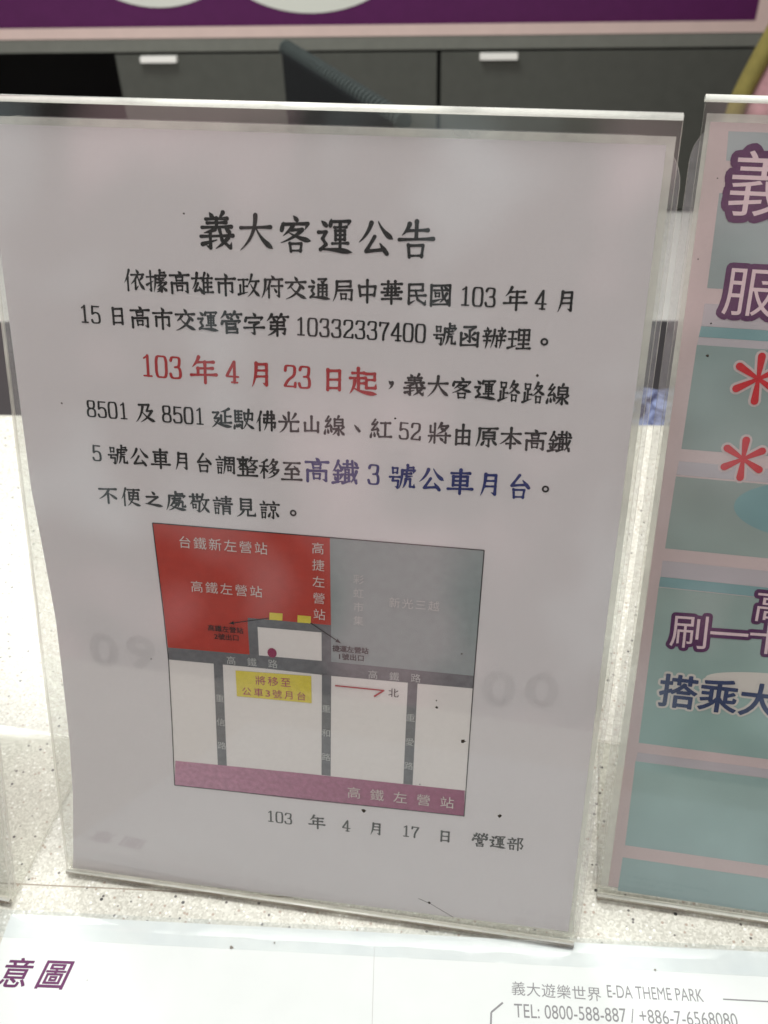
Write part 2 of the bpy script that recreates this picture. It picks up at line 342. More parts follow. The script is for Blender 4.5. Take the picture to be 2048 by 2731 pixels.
'敬': 'h 0 14 56 14;v 18 2 18 25;v 40 2 40 25;p 22 26 14 44 0 56;k 14 39 52 39 48 94 34 88;@口 12 52 36 80;@攵 50 0 102 100',
'青': 'h 10 11 90 11;h 16 25 84 25;h 0 41 100 41;v 50 0 50 41;v 22 53 22 100;k 22 55 80 55 80 97 64 90;h 22 69 80 69;h 22 83 80 83',
'請': '@言 0 2 40 98;@青 40 2 100 98',
'見': 'v 24 4 24 62;z 24 6 76 6 76 62;h 24 24 76 24;h 24 42 76 42;h 24 60 76 60;p 38 61 34 86 2 100;k 60 61 60 93 98 93 99 76',
'京': 'd 46 0 56 12;h 2 21 98 21;@口 22 30 78 56;k 50 55 50 98 32 90;d 26 66 10 88;d 72 64 92 86',
'諒': '@言 0 2 40 98;@京 40 2 100 98',
'營': 'd 10 8 18 19;p 46 5 42 14 36 19;p 28 0 26 22 4 34;d 30 18 44 30;d 56 8 64 19;p 94 5 88 14 82 19;p 74 0 72 22 54 34;d 76 18 94 30;d 10 38 4 54;k 8 42 94 42 84 55;@口 30 50 70 72;p 50 69 48 74 44 79;@口 20 77 80 102',
'咅': 'd 46 0 56 12;h 8 18 92 18;d 28 26 36 40;p 78 24 70 36 62 46;h 0 49 100 49;@口 18 58 82 102',
'阝': 'v 18 4 18 102;z 18 6 84 6 50 42;k 50 42 90 64 70 88 42 76',
'部': '@咅 0 2 54 98;@阝 58 4 98 100',
# narrow serif figures, half a square wide (x 25..75)
'0': 'q 50 8 36 10 31 28 31 50 31 72 36 90 50 92 64 90 69 72 69 50 69 28 64 10 50 8',
'1': 'f 38 20 52 9;f 52 9 52 90;f 36 91 66 91',
'2': 'q 33 28 36 11 50 8 66 11 68 28 64 46 44 66 32 88;f 31 90 70 90;f 70 90 71 76',
'3': 'q 33 22 38 10 50 8 65 11 66 28 62 44 48 48;q 48 48 64 50 69 68 66 88 50 92 36 90 31 76',
'4': 'f 58 9 30 66;f 30 68 74 68;f 59 9 59 91;f 48 91 70 91',
'5': 'f 36 10 68 10;f 36 10 34 46;q 34 48 48 40 64 46 69 66 66 88 50 92 36 90 31 78',
'7': 'f 32 10 69 10;f 32 10 31 24;q 69 11 56 40 48 66 47 91',
'8': 'q 50 8 36 10 34 28 37 44 50 48 65 54 69 70 66 88 50 92 34 88 31 70 36 54 50 48 62 44 66 28 64 10 50 8',
}
def bez(p, n=9):
    if len(p) == 2: return [(p[0][0] + (p[1][0] - p[0][0]) * k / n, p[0][1] + (p[1][1] - p[0][1]) * k / n) for k in range(n + 1)]
    a, b, c = p
    return [((1 - t) ** 2 * a[0] + 2 * t * (1 - t) * b[0] + t * t * c[0], (1 - t) ** 2 * a[1] + 2 * t * (1 - t) * b[1] + t * t * c[1]) for t in [k / n for k in range(n + 1)]]
def smooth(p, n=4):
    out = []
    for i in range(len(p) - 1):
        p0, p1, p2, p3 = p[max(0, i - 1)], p[i], p[i + 1], p[min(len(p) - 1, i + 2)]
        for k in range(n):
            t = k / n
            out.append(tuple(0.5 * (2 * b + (c - a) * t + (2 * a - 5 * b + 4 * c - d) * t * t + (3 * b - a - 3 * c + d) * t ** 3) for a, b, c, d in zip(p0, p1, p2, p3)))
    return out + [p[-1]]
def profile(stops, n):
    w = []
    for k in range(n):
        t = k / (n - 1)
        for (t0, w0), (t1, w1) in zip(stops, stops[1:]):
            if t <= t1 + 1e-9: w.append(w0 + (w1 - w0) * (t - t0) / max(1e-9, t1 - t0)); break
    return w
PROF = {'h': ((0, 1.15), (.12, .95), (.5, .78), (.82, .95), (1, 1.35)), 'v': ((0, 1.3), (.15, 1.05), (.6, .98), (1, 1.05)), 'p': ((0, 1.35), (.25, 1.1), (.7, .75), (1, .22)),
        'n': ((0, .4), (.35, .8), (.75, 1.55), (.86, 1.5), (1, .25)), 'd': ((0, .45), (.6, 1.35), (1, 1.25)), 't': ((0, 1.35), (.4, .9), (1, .3))}
def strokes(ink, ch, T, w, k=1.0):
    """T maps box coordinates to mm; w is the brush width in mm"""
    for s in KAI[ch].split(';'):
        a = s.split()
        if a[0][0] == '@':
            x0, y0, x1, y1 = map(float, a[1:]); kk = k * (0.55 + 0.45 * min(1, (x1 - x0) / 100)) ** 0.45 * (0.55 + 0.45 * min(1, (y1 - y0) / 100)) ** 0.35
            strokes(ink, a[0][1:], lambda x, y: T(x0 + x * (x1 - x0) / 100, y0 + y * (y1 - y0) / 100), w, kk); continue
        c = list(map(float, a[1:])); ty = a[0]
        if ty == 'o':
            pc = T(c[0], c[1]); q = T(c[0] + c[2], c[1]); r = math.hypot(q[0] - pc[0], q[1] - pc[1]); ink.ring(pc, r - w * .42, r + w * .42, n=20); continue
        P = [(c[i], c[i + 1]) for i in range(0, len(c), 2)]
        if ty in 'hvpndt':
            pts = [T(*p) for p in bez(P)]; wid = [w * k * z for z in profile(PROF[ty], len(pts))]
            if ty in 'hv': wid = [z * (0.92 if ty == 'h' else 1.05) for z in wid]
            ink.ribbon(pts, wid)
        elif ty in 'zk':
            for i in range(len(P) - 1):
                hook = ty == 'k' and i == len(P) - 2
                pts = [T(*p) for p in bez(P[i:i + 2], 5)]
                st = ((0, 1.15), (.5, .7), (1, .2)) if hook else ((0, 1.1), (.5, .88), (1, 1.15))
                ink.ribbon(pts, [w * k * z for z in profile(st, len(pts))])
        elif ty == 'f':
            p, q = T(*P[0]), T(*P[1]); flat = abs(P[1][0] - P[0][0]) > abs(P[1][1] - P[0][1]); ink.ribbon([p, q], [w * (.62 if flat else 1.0)] * 2)
        elif ty == 'q':
            S = smooth(P); wid = []
            for i in range(len(S)):
                a_, b_ = S[max(0, i - 1)], S[min(len(S) - 1, i + 1)]; dx, dy = abs(b_[0] - a_[0]), abs(b_[1] - a_[1]); wid.append(w * (0.62 + 0.42 * dy / (math.hypot(dx, dy) or 1)))
            ink.ribbon([T(*p) for p in S], wid)
NARROW = '日月口山由中本'
def kai(ink, s, a, b, em, weight=1.0, pitch=False):
    """a line of brush lettering; a and b are the centres of its first and last characters (or runs of figures)"""
    adv = []
    for ch in s: adv.append(0.25 if ch == ' ' else 0.5 if ch.isdigit() else 1.0)
    pos = []; x = 0
    for w_ in adv: pos.append(x + w_ / 2); x += w_
    runs = s.split(' '); first = runs[0]; last = runs[-1]
    c0 = x_mid(pos, 0, len(first)) if first.isdigit() else pos[0]
    c1 = x_mid(pos, len(s) - len(last), len(s)) if last.isdigit() else pos[-1]
    dx, dy = b[0] - a[0], b[1] - a[1]; L = math.hypot(dx, dy)
    sc = L / (c1 - c0) if L > 0.01 and c1 - c0 > 0.01 else em
    ux, uy = (dx / L, dy / L) if L > 0.01 else (1.0, 0.0)
    for ch, p in zip(s, pos):
        if ch == ' ': continue
        t = (p - c0) * sc; cx, cy = a[0] + ux * t, a[1] + uy * t; dig = ch.isdigit()
        g = em * (0.87 if not dig else 1.0); sx = 0.80 if ch in '日月' else 0.9 if ch in '口山由' else 1.0; sy = 0.88 if ch in '日山之不' else 1.0
        if dig: sy = 0.84; sx = 0.90
        def T(x, y, cx=cx, cy=cy, g=g, sx=sx, sy=sy, dig=dig):
            lx = (x - 50) / 100 * g * sx; ly = (50 - y) / 100 * g * sy
            if not dig: ly += 0.065 * lx
            return (cx + lx * ux - ly * uy, cy + lx * uy + ly * ux)
        strokes(ink, ch, T, em * (0.098 if not dig else 0.098) * weight)
def x_mid(pos, i, j): return (pos[i] + pos[j - 1]) / 2


# ---------------------------------------------------------------- materials
M_black = mat('black_ink', (0.016, 0.017, 0.018), 0.7, 0.2, vary=0.25, scale=1500)
M_red = mat('red_ink', (0.43, 0.030, 0.036), 0.7, 0.2, vary=0.1, scale=1200)
M_blue = mat('blue_ink', (0.018, 0.030, 0.16), 0.7, 0.2, vary=0.2, scale=1200)
M_page = paper_mat('white_laminated_paper', (0.80, 0.77, 0.795), 0.02)
M_clear = acrylic_mat('clear_acrylic', 0.035)
M_front = acrylic_mat('clear_acrylic_front', 0.016, refl=1.8)
M_back = acrylic_mat('scuffed_acrylic', 0.13, (0.62, 0.60, 0.64), 0.10, scuff=True)
M_edge = acrylic_mat('acrylic_cut_edge', 0.45, (0.86, 0.84, 0.76), 0.15)
M_fold_glare = acrylic_mat('acrylic_bend_painted_glare', 0.75, (0.95, 0.96, 0.92), 0.08)  # milky white painted in for the lamp highlight along the bends
M_bend_shade = acrylic_mat('bottom_bend_painted_shade', 0.50, (0.26, 0.21, 0.17), 0.10)  # brown painted in for the shaded counter strip below the panel
M_lam = acrylic_mat('laminate_border', 0.45, (0.80, 0.80, 0.76), 0.2)
M_spot = mat('dark_speck', (0.03, 0.022, 0.015), 0.8, vary=0.4, scale=3000)

# solid-surface counter: pale grain with scattered dark chips
M_desk = bpy.data.materials.new('speckled_solid_surface'); M_desk.use_nodes = True
def build_desk(m):
    nt = m.node_tree; N = nt.nodes.new; L = nt.links.new; b = nt.nodes['Principled BSDF']
    tc = N('ShaderNodeTexCoord')
    def vor(scale, col=False):
        v = N('ShaderNodeTexVoronoi'); v.inputs['Scale'].default_value = scale; L(tc.outputs['Object'], v.inputs['Vector']); return v
    def mixc(a, bcol, fac):
        mx = N('ShaderNodeMix'); mx.data_type = 'RGBA'; L(fac, mx.inputs['Factor'])
        if isinstance(a, tuple): mx.inputs[6].default_value = (*a, 1)
        else: L(a, mx.inputs[6])
        if isinstance(bcol, tuple): mx.inputs[7].default_value = (*bcol, 1)
        else: L(bcol, mx.inputs[7])
        return mx.outputs[2]
    g = vor(1150); r = N('ShaderNodeValToRGB'); r.color_ramp.elements[0].color = (0.46, 0.45, 0.39, 1); r.color_ramp.elements[1].color = (0.68, 0.675, 0.61, 1)
    sep = N('ShaderNodeSeparateColor'); L(g.outputs['Color'], sep.inputs[0]); L(sep.outputs[0], r.inputs['Fac'])
    col = r.outputs['Color']
    for scale, thr, radius, c in ((205, 0.52, 0.145, (0.10, 0.09, 0.085)), (330, 0.66, 0.24, (0.38, 0.31, 0.25)), (150, 0.50, 0.125, (0.025, 0.023, 0.025)), (420, 0.62, 0.30, (0.80, 0.80, 0.76))):
        v = vor(scale); s = N('ShaderNodeSeparateColor'); L(v.outputs['Color'], s.inputs[0])
        a = N('ShaderNodeMath'); a.operation = 'GREATER_THAN'; a.inputs[1].default_value = thr; L(s.outputs[1], a.inputs[0])
        mr = N('ShaderNodeMapRange'); mr.inputs['From Min'].default_value = radius * 0.7; mr.inputs['From Max'].default_value = radius; mr.inputs['To Min'].default_value = 1; mr.inputs['To Max'].default_value = 0
        L(v.outputs['Distance'], mr.inputs['Value'])
        ml = N('ShaderNodeMath'); ml.operation = 'MULTIPLY'; L(a.outputs[0], ml.inputs[0]); L(mr.outputs[0], ml.inputs[1])
        col = mixc(col, c, ml.outputs[0])
    L(col, b.inputs['Base Color'])
    b.inputs['Roughness'].default_value = 0.30; b.inputs['Specular IOR Level'].default_value = 0.6
build_desk(M_desk)
M_seam = mat('seam_filler', (0.34, 0.30, 0.25), 0.8, vary=0.3, scale=300)
M_card = mat('white_card', (0.69, 0.725, 0.715), 0.5, 0.3, vary=0.015, scale=60)
M_greytext = mat('grey_ink', (0.25, 0.25, 0.26), 0.7)
M_plum = mat('plum_ink', (0.13, 0.035, 0.11), 0.7)

# ---------------------------------------------------------------- the setting
counter = boxobj('counter_top', (-1.6, 1.6, -0.16, 0.5415, -0.045, 0.0), M_desk, bevel=0.004)
tag(counter, 'pale speckled counter top the sign stands are standing on', 'counter', kind='structure')
boxobj('counter_seam', (-1.55, -0.06, -0.0003, 0.0003, -0.001, 0.00005), M_seam, counter).location = (0, 0.19693, 0)
M_floor = mat('pale_floor', (0.80, 0.79, 0.75), 0.35, 0.5, vary=0.05, scale=4)
floor = boxobj('floor', (-4, 4, -2.5, 4.2, -1.0, -0.95), M_floor)
tag(floor, 'pale glossy floor behind the counter', 'floor', kind='structure')
M_panel = mat('counter_front_panel', (0.35, 0.34, 0.32), 0.5, vary=0.05)
cp = boxobj('counter_panel', (-1.58, 1.58, -0.10, -0.06, -0.95, -0.045), M_panel)
cp.parent = counter

# ---------------------------------------------------------------- cabinet behind
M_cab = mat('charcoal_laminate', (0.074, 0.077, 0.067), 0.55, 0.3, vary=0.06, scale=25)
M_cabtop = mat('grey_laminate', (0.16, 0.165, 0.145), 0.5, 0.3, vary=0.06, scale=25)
M_gap = mat('black_interior', (0.008, 0.008, 0.008), 0.9)
M_handle = mat('white_handle', (0.85, 0.84, 0.80), 0.35, 0.5)
YC = 3.09
cab = empty('drawer_cabinet', Matrix.Translation((0, YC, -0.95)))
tag(cab, 'low charcoal drawer cabinet with white pull handles under the purple board', 'cabinet')
bm = bmesh.new(); box(bm, -1.05, 0.885, 0.03, 0.45, 0.0, 0.495); link('carcass', bm, M_gap, cab)
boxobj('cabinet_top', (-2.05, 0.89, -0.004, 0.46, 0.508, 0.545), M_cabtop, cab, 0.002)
bm = bmesh.new(); box(bm, -2.05, -1.075, 0.40, 0.45, 0.0, 0.50); box(bm, -2.05, -1.075, 0.02, 0.40, 0.0, 0.03); box(bm, -2.05, -2.02, 0.02, 0.40, 0.03, 0.50); link('open_compartment', bm, M_gap, cab)
for x0, x1, hx in ((-1.043, -0.058, -0.960), (-0.046, 0.872, 0.070)):
    dr = boxobj('drawer', (x0, x1, 0.0, 0.028, 0.012, 0.500), M_cab, cab, 0.002)
    bm = bmesh.new(); box(bm, hx, hx + 0.112, -0.024, -0.0005, 0.482, 0.498, bevel=0.002); link('handle', bm, M_handle, dr)

# purple display board on the cabinet
M_purple = mat('purple_print', (0.080, 0.010, 0.075), 0.5, 0.3, vary=0.05, scale=30)
M_bframe = mat('pinkish_white_frame', (0.62, 0.48, 0.44), 0.4, 0.4, vary=0.03, scale=20)
M_logo = mat('white_print', (0.62, 0.64, 0.58), 0.5)
board = empty('display_board', Matrix.Translation((0, YC, -0.404)))
tag(board, 'purple board with white rounded letters and pale frame on the cabinet', 'board')
boxobj('backing', (-2.2, 0.90, 0.012, 0.03, 0.001, 0.75), M_bframe, board)
boxobj('purple_panel', (-2.16, 0.858, 0.006, 0.0115, 0.030, 0.71), M_purple, board)
bm = bmesh.new()
box(bm, -2.2, 0.90, -0.006, 0.0055, 0.001, 0.030); box(bm, -2.2, 0.90, -0.006, 0.0055, 0.71, 0.75); box(bm, 0.858, 0.90, -0.006, 0.0055, 0.030, 0.71); box(bm, -2.2, -2.16, -0.006, 0.0055, 0.030, 0.71)
link('frame', bm, M_bframe, board)
for cx, cz, rx, rz, ix in ((-0.878, 0.323, 0.295, 0.24, 0.16), (-0.427, 0.303, 0.325, 0.24, 0.21)):
    ink = Ink(0); ink.ring((cx * 1000, cz * 1000), ix * 1000, rx * 1000, ix * 900, rz * 1000, n=64)
    lo = ink.build('round_letter', M_logo, board); lo.matrix_local = Matrix.Translation((0, 0.004, 0)) @ Matrix.Rotation(math.pi / 2, 4, 'X')

# black office chair in front of the cabinet
M_fab = mat('black_fabric', (0.008, 0.010, 0.011), 0.85, 0.2, vary=0.2, scale=150)
M_rib = mat('ribbed_trim', (0.045, 0.057, 0.055), 0.75, 0.3, vary=0.15, scale=120)
M_plastic = mat('black_plastic', (0.015, 0.015, 0.016), 0.45, 0.4)
pa, pb = Vector((-0.362, 2.20, 0)), Vector((-0.125, 1.80, 0))
ex = (pb - pa).normalized(); ey = Vector((0, 0, 1)).cross(ex)
mid = (pa + pb) / 2 + ex * 0.03
chair = empty('office_chair', Matrix(((ex.x, ey.x, 0, mid.x), (ex.y, ey.y, 0, mid.y), (0, 0, 1, -0.95), (0, 0, 0, 1))))
tag(chair, 'black fabric office chair with ribbed grey top rail before the cabinet', 'chair')
W2 = 0.262
bm = bmesh.new(); box(bm, -W2, W2, -0.018, 0.018, 0.36, 0.752, bevel=0.012); link('backrest', bm, M_fab, chair)
bm = bmesh.new()
for k in range(34):
    x = -W2 - 0.004 + k * (2 * W2 + 0.008) / 33
    bmesh.ops.create_cone(bm, cap_ends=True, segments=14, radius1=0.0168, radius2=0.0168, depth=0.0085, matrix=Matrix.Translation((x, 0, 0.748)) @ Matrix.Rotation(math.pi / 2, 4, 'Y'))
bmesh.ops.create_cone(bm, cap_ends=True, segments=14, radius1=0.0128, radius2=0.0128, depth=2 * W2, matrix=Matrix.Translation((0, 0, 0.748)) @ Matrix.Rotation(math.pi / 2, 4, 'Y'))
link('top_rail', bm, M_rib, chair, smooth=False)
bm = bmesh.new(); box(bm, -0.23, 0.23, -0.47, -0.03, 0.38, 0.44, bevel=0.02); link('seat', bm, M_fab, chair)
bm = bmesh.new(); bmesh.ops.create_cone(bm, cap_ends=True, segments=16, radius1=0.03, radius2=0.025, depth=0.30, matrix=Matrix.Translation((0, -0.25, 0.23))); link('column', bm, M_plastic, chair)
for k in range(5):
    a = k * 2 * math.pi / 5 + 0.3
    Mk = Matrix.Translation((0, -0.25, 0)) @ Matrix.Rotation(a, 4, 'Z')
    bm = bmesh.new(); box(bm, 0.02, 0.27, -0.022, 0.022, 0.06, 0.095, bevel=0.006, M=Mk); lg = link('leg', bm, M_plastic, chair)
    bm = bmesh.new(); bmesh.ops.create_cone(bm, cap_ends=True, segments=16, radius1=0.03, radius2=0.03, depth=0.04, matrix=Mk @ Matrix.Translation((0.255, 0, 0.030)) @ Matrix.Rotation(math.pi / 2, 4, 'X')); link('caster', bm, M_plastic, lg)

# low black work table behind the counter, cloth on it, cushion to the right
M_table = mat('black_table_top', (0.014, 0.014, 0.015), 0.35, 0.4, vary=0.2, scale=20)
tb = empty('work_table', Matrix.Translation((0, 0.80, -0.95)))
tag(tb, 'low black work table along the back edge of the counter', 'table')
bm = bmesh.new(); box(bm, -1.5, 1.5, -0.25, 0.235, 0.715, 0.75, bevel=0.003, M=Matrix.Rotation(math.radians(1.2), 4, 'Z')); link('table_top', bm, M_table, tb)
for sx in (-1.4, 1.4):
    for sy in (-0.2, 0.18): boxobj('leg', (sx - .025, sx + .025, sy - .025, sy + .025, 0, 0.714), M_plastic, tb)

M_cloth = bpy.data.materials.new('blue_patterned_cloth'); M_cloth.use_nodes = True
def build_cloth(m):
    nt = m.node_tree; N = nt.nodes.new; L = nt.links.new; b = nt.nodes['Principled BSDF']; b.inputs['Roughness'].default_value = 0.9
    tc = N('ShaderNodeTexCoord'); n = N('ShaderNodeTexNoise'); n.inputs['Scale'].default_value = 38; n.inputs['Detail'].default_value = 2; n.inputs['Distortion'].default_value = 2.0
    r = N('ShaderNodeValToRGB'); r.color_ramp.elements[0].position = .42; r.color_ramp.elements[0].color = (0.015, 0.012, 0.045, 1); r.color_ramp.elements[1].position = .6; r.color_ramp.elements[1].color = (0.20, 0.24, 0.40, 1)
    L(tc.outputs['Object'], n.inputs['Vector']); L(n.outputs['Fac'], r.inputs['Fac']); L(r.outputs['Color'], b.inputs['Base Color'])
build_cloth(M_cloth)
bm = bmesh.new(); bmesh.ops.create_grid(bm, x_segments=40, y_segments=40, size=0.14)
for v in bm.verts:
    x, y = v.co.x, v.co.y; e = max(0, 1 - (abs(x) / 0.14) ** 4) * max(0, 1 - (abs(y) / 0.14) ** 4)
    v.co.z = 0.006 + e * (0.028 + 0.014 * math.sin(38 * x + 21 * y) + 0.010 * math.sin(61 * y - 30 * x))
cl = link('folded_cloth', bm, M_cloth, smooth=True)
cl.location = (0.235, 0.735, -0.199); cl.rotation_euler = (0, 0, 0.3)
sm = cl.modifiers.new('thick', 'SOLIDIFY'); sm.thickness = 0.003
tag(cl, 'crumpled blue and purple patterned cloth behind the counter between the two sign stands', 'cloth')

M_pink = mat('pink_print_fabric', (0.42, 0.23, 0.25), 0.85, vary=0.55, scale=14)
M_yel = mat('olive_yellow_trim', (0.23, 0.195, 0.055), 0.8, vary=0.1, scale=60)
cu = empty('cushion', Matrix.Translation((0.92, 2.45, -0.36)) @ Matrix.Rotation(math.radians(19), 4, 'Y'))
tag(cu, 'pink patterned cushion with an olive yellow edge, far right beside the cabinet', 'cushion')
bm = bmesh.new(); bmesh.ops.create_uvsphere(bm, u_segments=32, v_segments=20, radius=1)
def sq(c, p): return math.copysign(abs(c) ** p, c)
for v in bm.verts: v.co = Vector((sq(v.co.x, .5) * .205, v.co.y * .07, sq(v.co.z, .5) * .205))
link('pad', bm, M_pink, cu, smooth=True)
bm = bmesh.new(); prof = []
for k in range(64):
    t = 2 * math.pi * k / 64; prof.append(Vector((sq(math.cos(t), .5) * .22, 0, sq(math.sin(t), .5) * .22)))
rings = []
for k in range(64):
    d = (prof[(k + 1) % 64] - prof[k - 1]).normalized(); nrm = Vector((d.z, 0, -d.x))
    rings.append([bm.verts.new(prof[k] + nrm * (0.022 * math.cos(q)) + Vector((0, 0.03 * math.sin(q), 0))) for q in [2 * math.pi * j / 8 for j in range(8)]])
for k in range(64):
    for j in range(8): bm.faces.new((rings[k][j], rings[k][(j + 1) % 8], rings[(k + 1) % 64][(j + 1) % 8], rings[(k + 1) % 64][j]))
bmesh.ops.recalc_face_normals(bm, faces=bm.faces[:])
link('trim', bm, M_yel, cu, smooth=True)
so = empty('storage_box', Matrix.Translation((0.96, 2.45, -0.95)))
tag(so, 'charcoal box under the pink cushion, behind the teal poster', 'box')
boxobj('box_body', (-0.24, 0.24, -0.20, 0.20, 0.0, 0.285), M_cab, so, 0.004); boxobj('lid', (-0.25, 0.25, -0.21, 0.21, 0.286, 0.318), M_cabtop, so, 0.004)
# ---------------------------------------------------------------- acrylic sign holders
PW, PH = 211.92, 305.83          # panel size, mm
def sheet_plate(bm, outline, z0, z1, m_face=0, m_edge=1):
    """plate from a closed outline in mm; the cut edges get the edge material"""
    n = len(outline)
    top = [bm.verts.new((p[0] * MM, p[1] * MM, z1 * MM)) for p in outline]; bot = [bm.verts.new((p[0] * MM, p[1] * MM, z0 * MM)) for p in outline]
    bm.faces.new(top).material_index = m_face; bm.faces.new(bot[::-1]).material_index = m_face
    for i in range(n):
        j = (i + 1) % n; f = bm.faces.new((bot[i], bot[j], top[j], top[i])); f.material_index = m_edge
def rounded(x0, x1, y0, y1, r, corners='tl tr'):
    pts = [(x0, y0), (x1, y0)]
    if 'tr' in corners: pts += [(x1 - r + r * math.cos(t), y1 - r + r * math.sin(t)) for t in [math.pi / 2 * k / 8 for k in range(9)]]
    else: pts.append((x1, y1))
    if 'tl' in corners: pts += [(x0 + r - r * math.sin(t), y1 - r + r * math.cos(t)) for t in [math.pi / 2 * k / 8 for k in range(9)]]
    else: pts.append((x0, y1))
    return pts
def bend(bm, x0, x1, prof, t):
    """sheet of thickness t swept along x over a profile of (y, z, normal angle) points, mm"""
    a, b, c, d = [], [], [], []
    for y, z, q in prof:
        ny, nz = math.cos(q) * t, math.sin(q) * t
        a.append(bm.verts.new((x0 * MM, y * MM, z * MM))); b.append(bm.verts.new((x1 * MM, y * MM, z * MM)))
        c.append(bm.verts.new((x0 * MM, (y + ny) * MM, (z + nz) * MM))); d.append(bm.verts.new((x1 * MM, (y + ny) * MM, (z + nz) * MM)))
    for i in range(len(prof) - 1):
        bm.faces.new((c[i], c[i + 1], d[i + 1], d[i])); bm.faces.new((a[i], b[i], b[i + 1], a[i + 1]))
        for p, q in ((a, c), (d, b)): bm.faces.new((p[i], p[i + 1], q[i + 1], q[i])).material_index = 1
    bm.faces.new((a[0], c[0], d[0], b[0])).material_index = 1; bm.faces.new((a[-1], b[-1], d[-1], c[-1])).material_index = 1
    bmesh.ops.recalc_face_normals(bm, faces=bm.faces[:])
def holder(name, px, py, yaw, lean, label, base_depth=80, back_over=2.0):
    root = empty(name, frame(px, py, yaw, lean))
    tag(root, label, 'sign stand', 'clear acrylic sign stands on the counter')
    bm = bmesh.new(); sheet_plate(bm, [(0, 4), (PW, 4), (PW, PH - 2.1), (0, PH - 2.1)], -1.6, 0.0); link('front_panel', bm, [M_front, M_edge], root)
    rr = 2.1; prof = []
    for k_ in range(13):
        a_ = math.pi * k_ / 12; prof.append((PH - rr + rr * math.sin(a_), -rr + rr * math.cos(a_), math.atan2(math.cos(a_), math.sin(a_)) + math.pi))
    bm = bmesh.new(); bend(bm, 0, PW, prof, 1.6); link('top_fold', bm, [M_fold_glare, M_fold_glare], root, smooth=True)
    bm = bmesh.new(); sheet_plate(bm, rounded(-back_over, PW + back_over, 4, PH - 6, 14), -5.9, -4.4); link('back_panel', bm, [M_back, M_edge], root)
    # the foot: bent at the bottom and running back flat on the counter
    bm = bmesh.new(); x0, x1 = 0.0, PW
    R = Matrix.Rotation(lean, 4, 'X')            # world-upright axes expressed in the panel frame
    def P(back, hgt):
        v = R @ Vector((0, hgt, -back)); return v.y, v.z
    pr = []
    for back, hgt in ((0.4, 4.0), (0.0, 2.6), (0.5, 1.2), (1.8, 0.45), (4, 0.25), (10, 0.2), (base_depth, 0.2)):
        y, z = P(back, hgt); pr.append((y, z))
    prof = []
    for i, (y, z) in enumerate(pr):
        a, b = pr[max(0, i - 1)], pr[min(len(pr) - 1, i + 1)]; q = math.atan2(b[1] - a[1], b[0] - a[0]) - math.pi / 2
        prof.append((y, z, q + math.pi))
    t = bmesh.new(); bend(t, x0, x1, prof, 1.7)
    # keep the plate above the counter
    lowest = min((root.matrix_world @ v.co).z for v in t.verts)
    if lowest < 0.0001:
        d = root.matrix_world.inverted().to_3x3() @ Vector((0, 0, 0.0001 - lowest))
        for v in t.verts: v.co += d
    me_ = bpy.data.meshes.new('foot'); bm.free()
    front = [f for f in t.faces if (root.matrix_world @ f.calc_center_median() - root.matrix_world @ Vector((f.calc_center_median().x, 0, 0))).to_2d().length < 0.0022]
    nb = t.copy(); keep = {f.index for f in front}
    t.faces.index_update(); nb.faces.index_update(); nb.faces.ensure_lookup_table(); t.faces.ensure_lookup_table()
    keep = [f.index for f in t.faces if f in front]
    bmesh.ops.delete(nb, geom=[f for f in nb.faces if f.index not in keep], context='FACES')
    bmesh.ops.delete(t, geom=front, context='FACES')
    
    for f in nb.faces: f.material_index = 1 if (root.matrix_world @ f.calc_center_median()).z > 0.0037 else 0  # upper faces painted bright as the bend highlight, the rest brown as shade
    link('bottom_bend', nb, [M_bend_shade, M_fold_glare], root, smooth=True)
    link('foot', t, [M_clear, M_edge], root)
    return root
def speck(root, c, r, seed, z=0.12, m=None):
    rng = random.Random(seed); ink = Ink(z); n = 11
    pts = [(c[0] + r * (0.55 + 0.6 * rng.random()) * math.cos(2 * math.pi * k / n), c[1] + r * (0.5 + 0.6 * rng.random()) * math.sin(2 * math.pi * k / n)) for k in range(n)]
    bm = bmesh.new()
    base = [bm.verts.new((p[0] * MM, p[1] * MM, 0.02 * MM)) for p in pts]; tp = bm.verts.new((c[0] * MM, c[1] * MM, r * 0.45 * MM))
    for i in range(n): bm.faces.new((base[i], base[(i + 1) % n], tp))
    return link('speck', bm, m or M_spot, root)

H1 = holder('sign_stand', -0.15737460, 0.20098913, -0.09826087, 0.32948281, 'clear acrylic sign stand holding the white bus notice with the street map')
H2 = holder('sign_stand', 0.06470254, 0.20109853, -0.11322841, 0.39483151, 'clear acrylic sign stand holding the teal and pink poster, cut off at the right')
y3 = -0.13
H3 = holder('sign_stand', -0.1768 - 0.21192 * math.cos(y3), 0.1866 - 0.21192 * math.sin(y3), y3, 0.36, 'clear acrylic sign stand with only its right corner showing at the lower left', base_depth=84, back_over=-0.5)

for i, (c, r) in enumerate((((126.92, 54.90), 0.95), ((178.85, 60.61), 0.9), ((163.22, 91.84), 1.0), ((152.85, 105.03), 0.6), ((152.57, 107.87), 0.35), ((65.81, 273.04), 0.35), ((134.08, 212.28), 0.4), ((178.18, 229.43), 0.6), ((18.99, 209.09), 0.45), ((148.11, 70.45), 0.3), ((160.55, 128.18), 0.35), ((44.68, 111.97), 0.3), ((154.28, 14.07), 0.7))):
    speck(H1, c, r, i)
for i, (c, r) in enumerate((((6.79, 281.06), 0.3), ((11.84, 224.93), 0.6), ((11.38, 235.68), 0.4), ((4.39, 255.98), 0.3))):
    speck(H2, c, r, 40 + i)
ink = Ink(0.1); ink.line((149.84, 15.57), (154.75, 13.77), 0.22); ink.line((154.75, 13.77), (164.38, 8.37), 0.18)
ink.build('scratch', M_spot, H1)

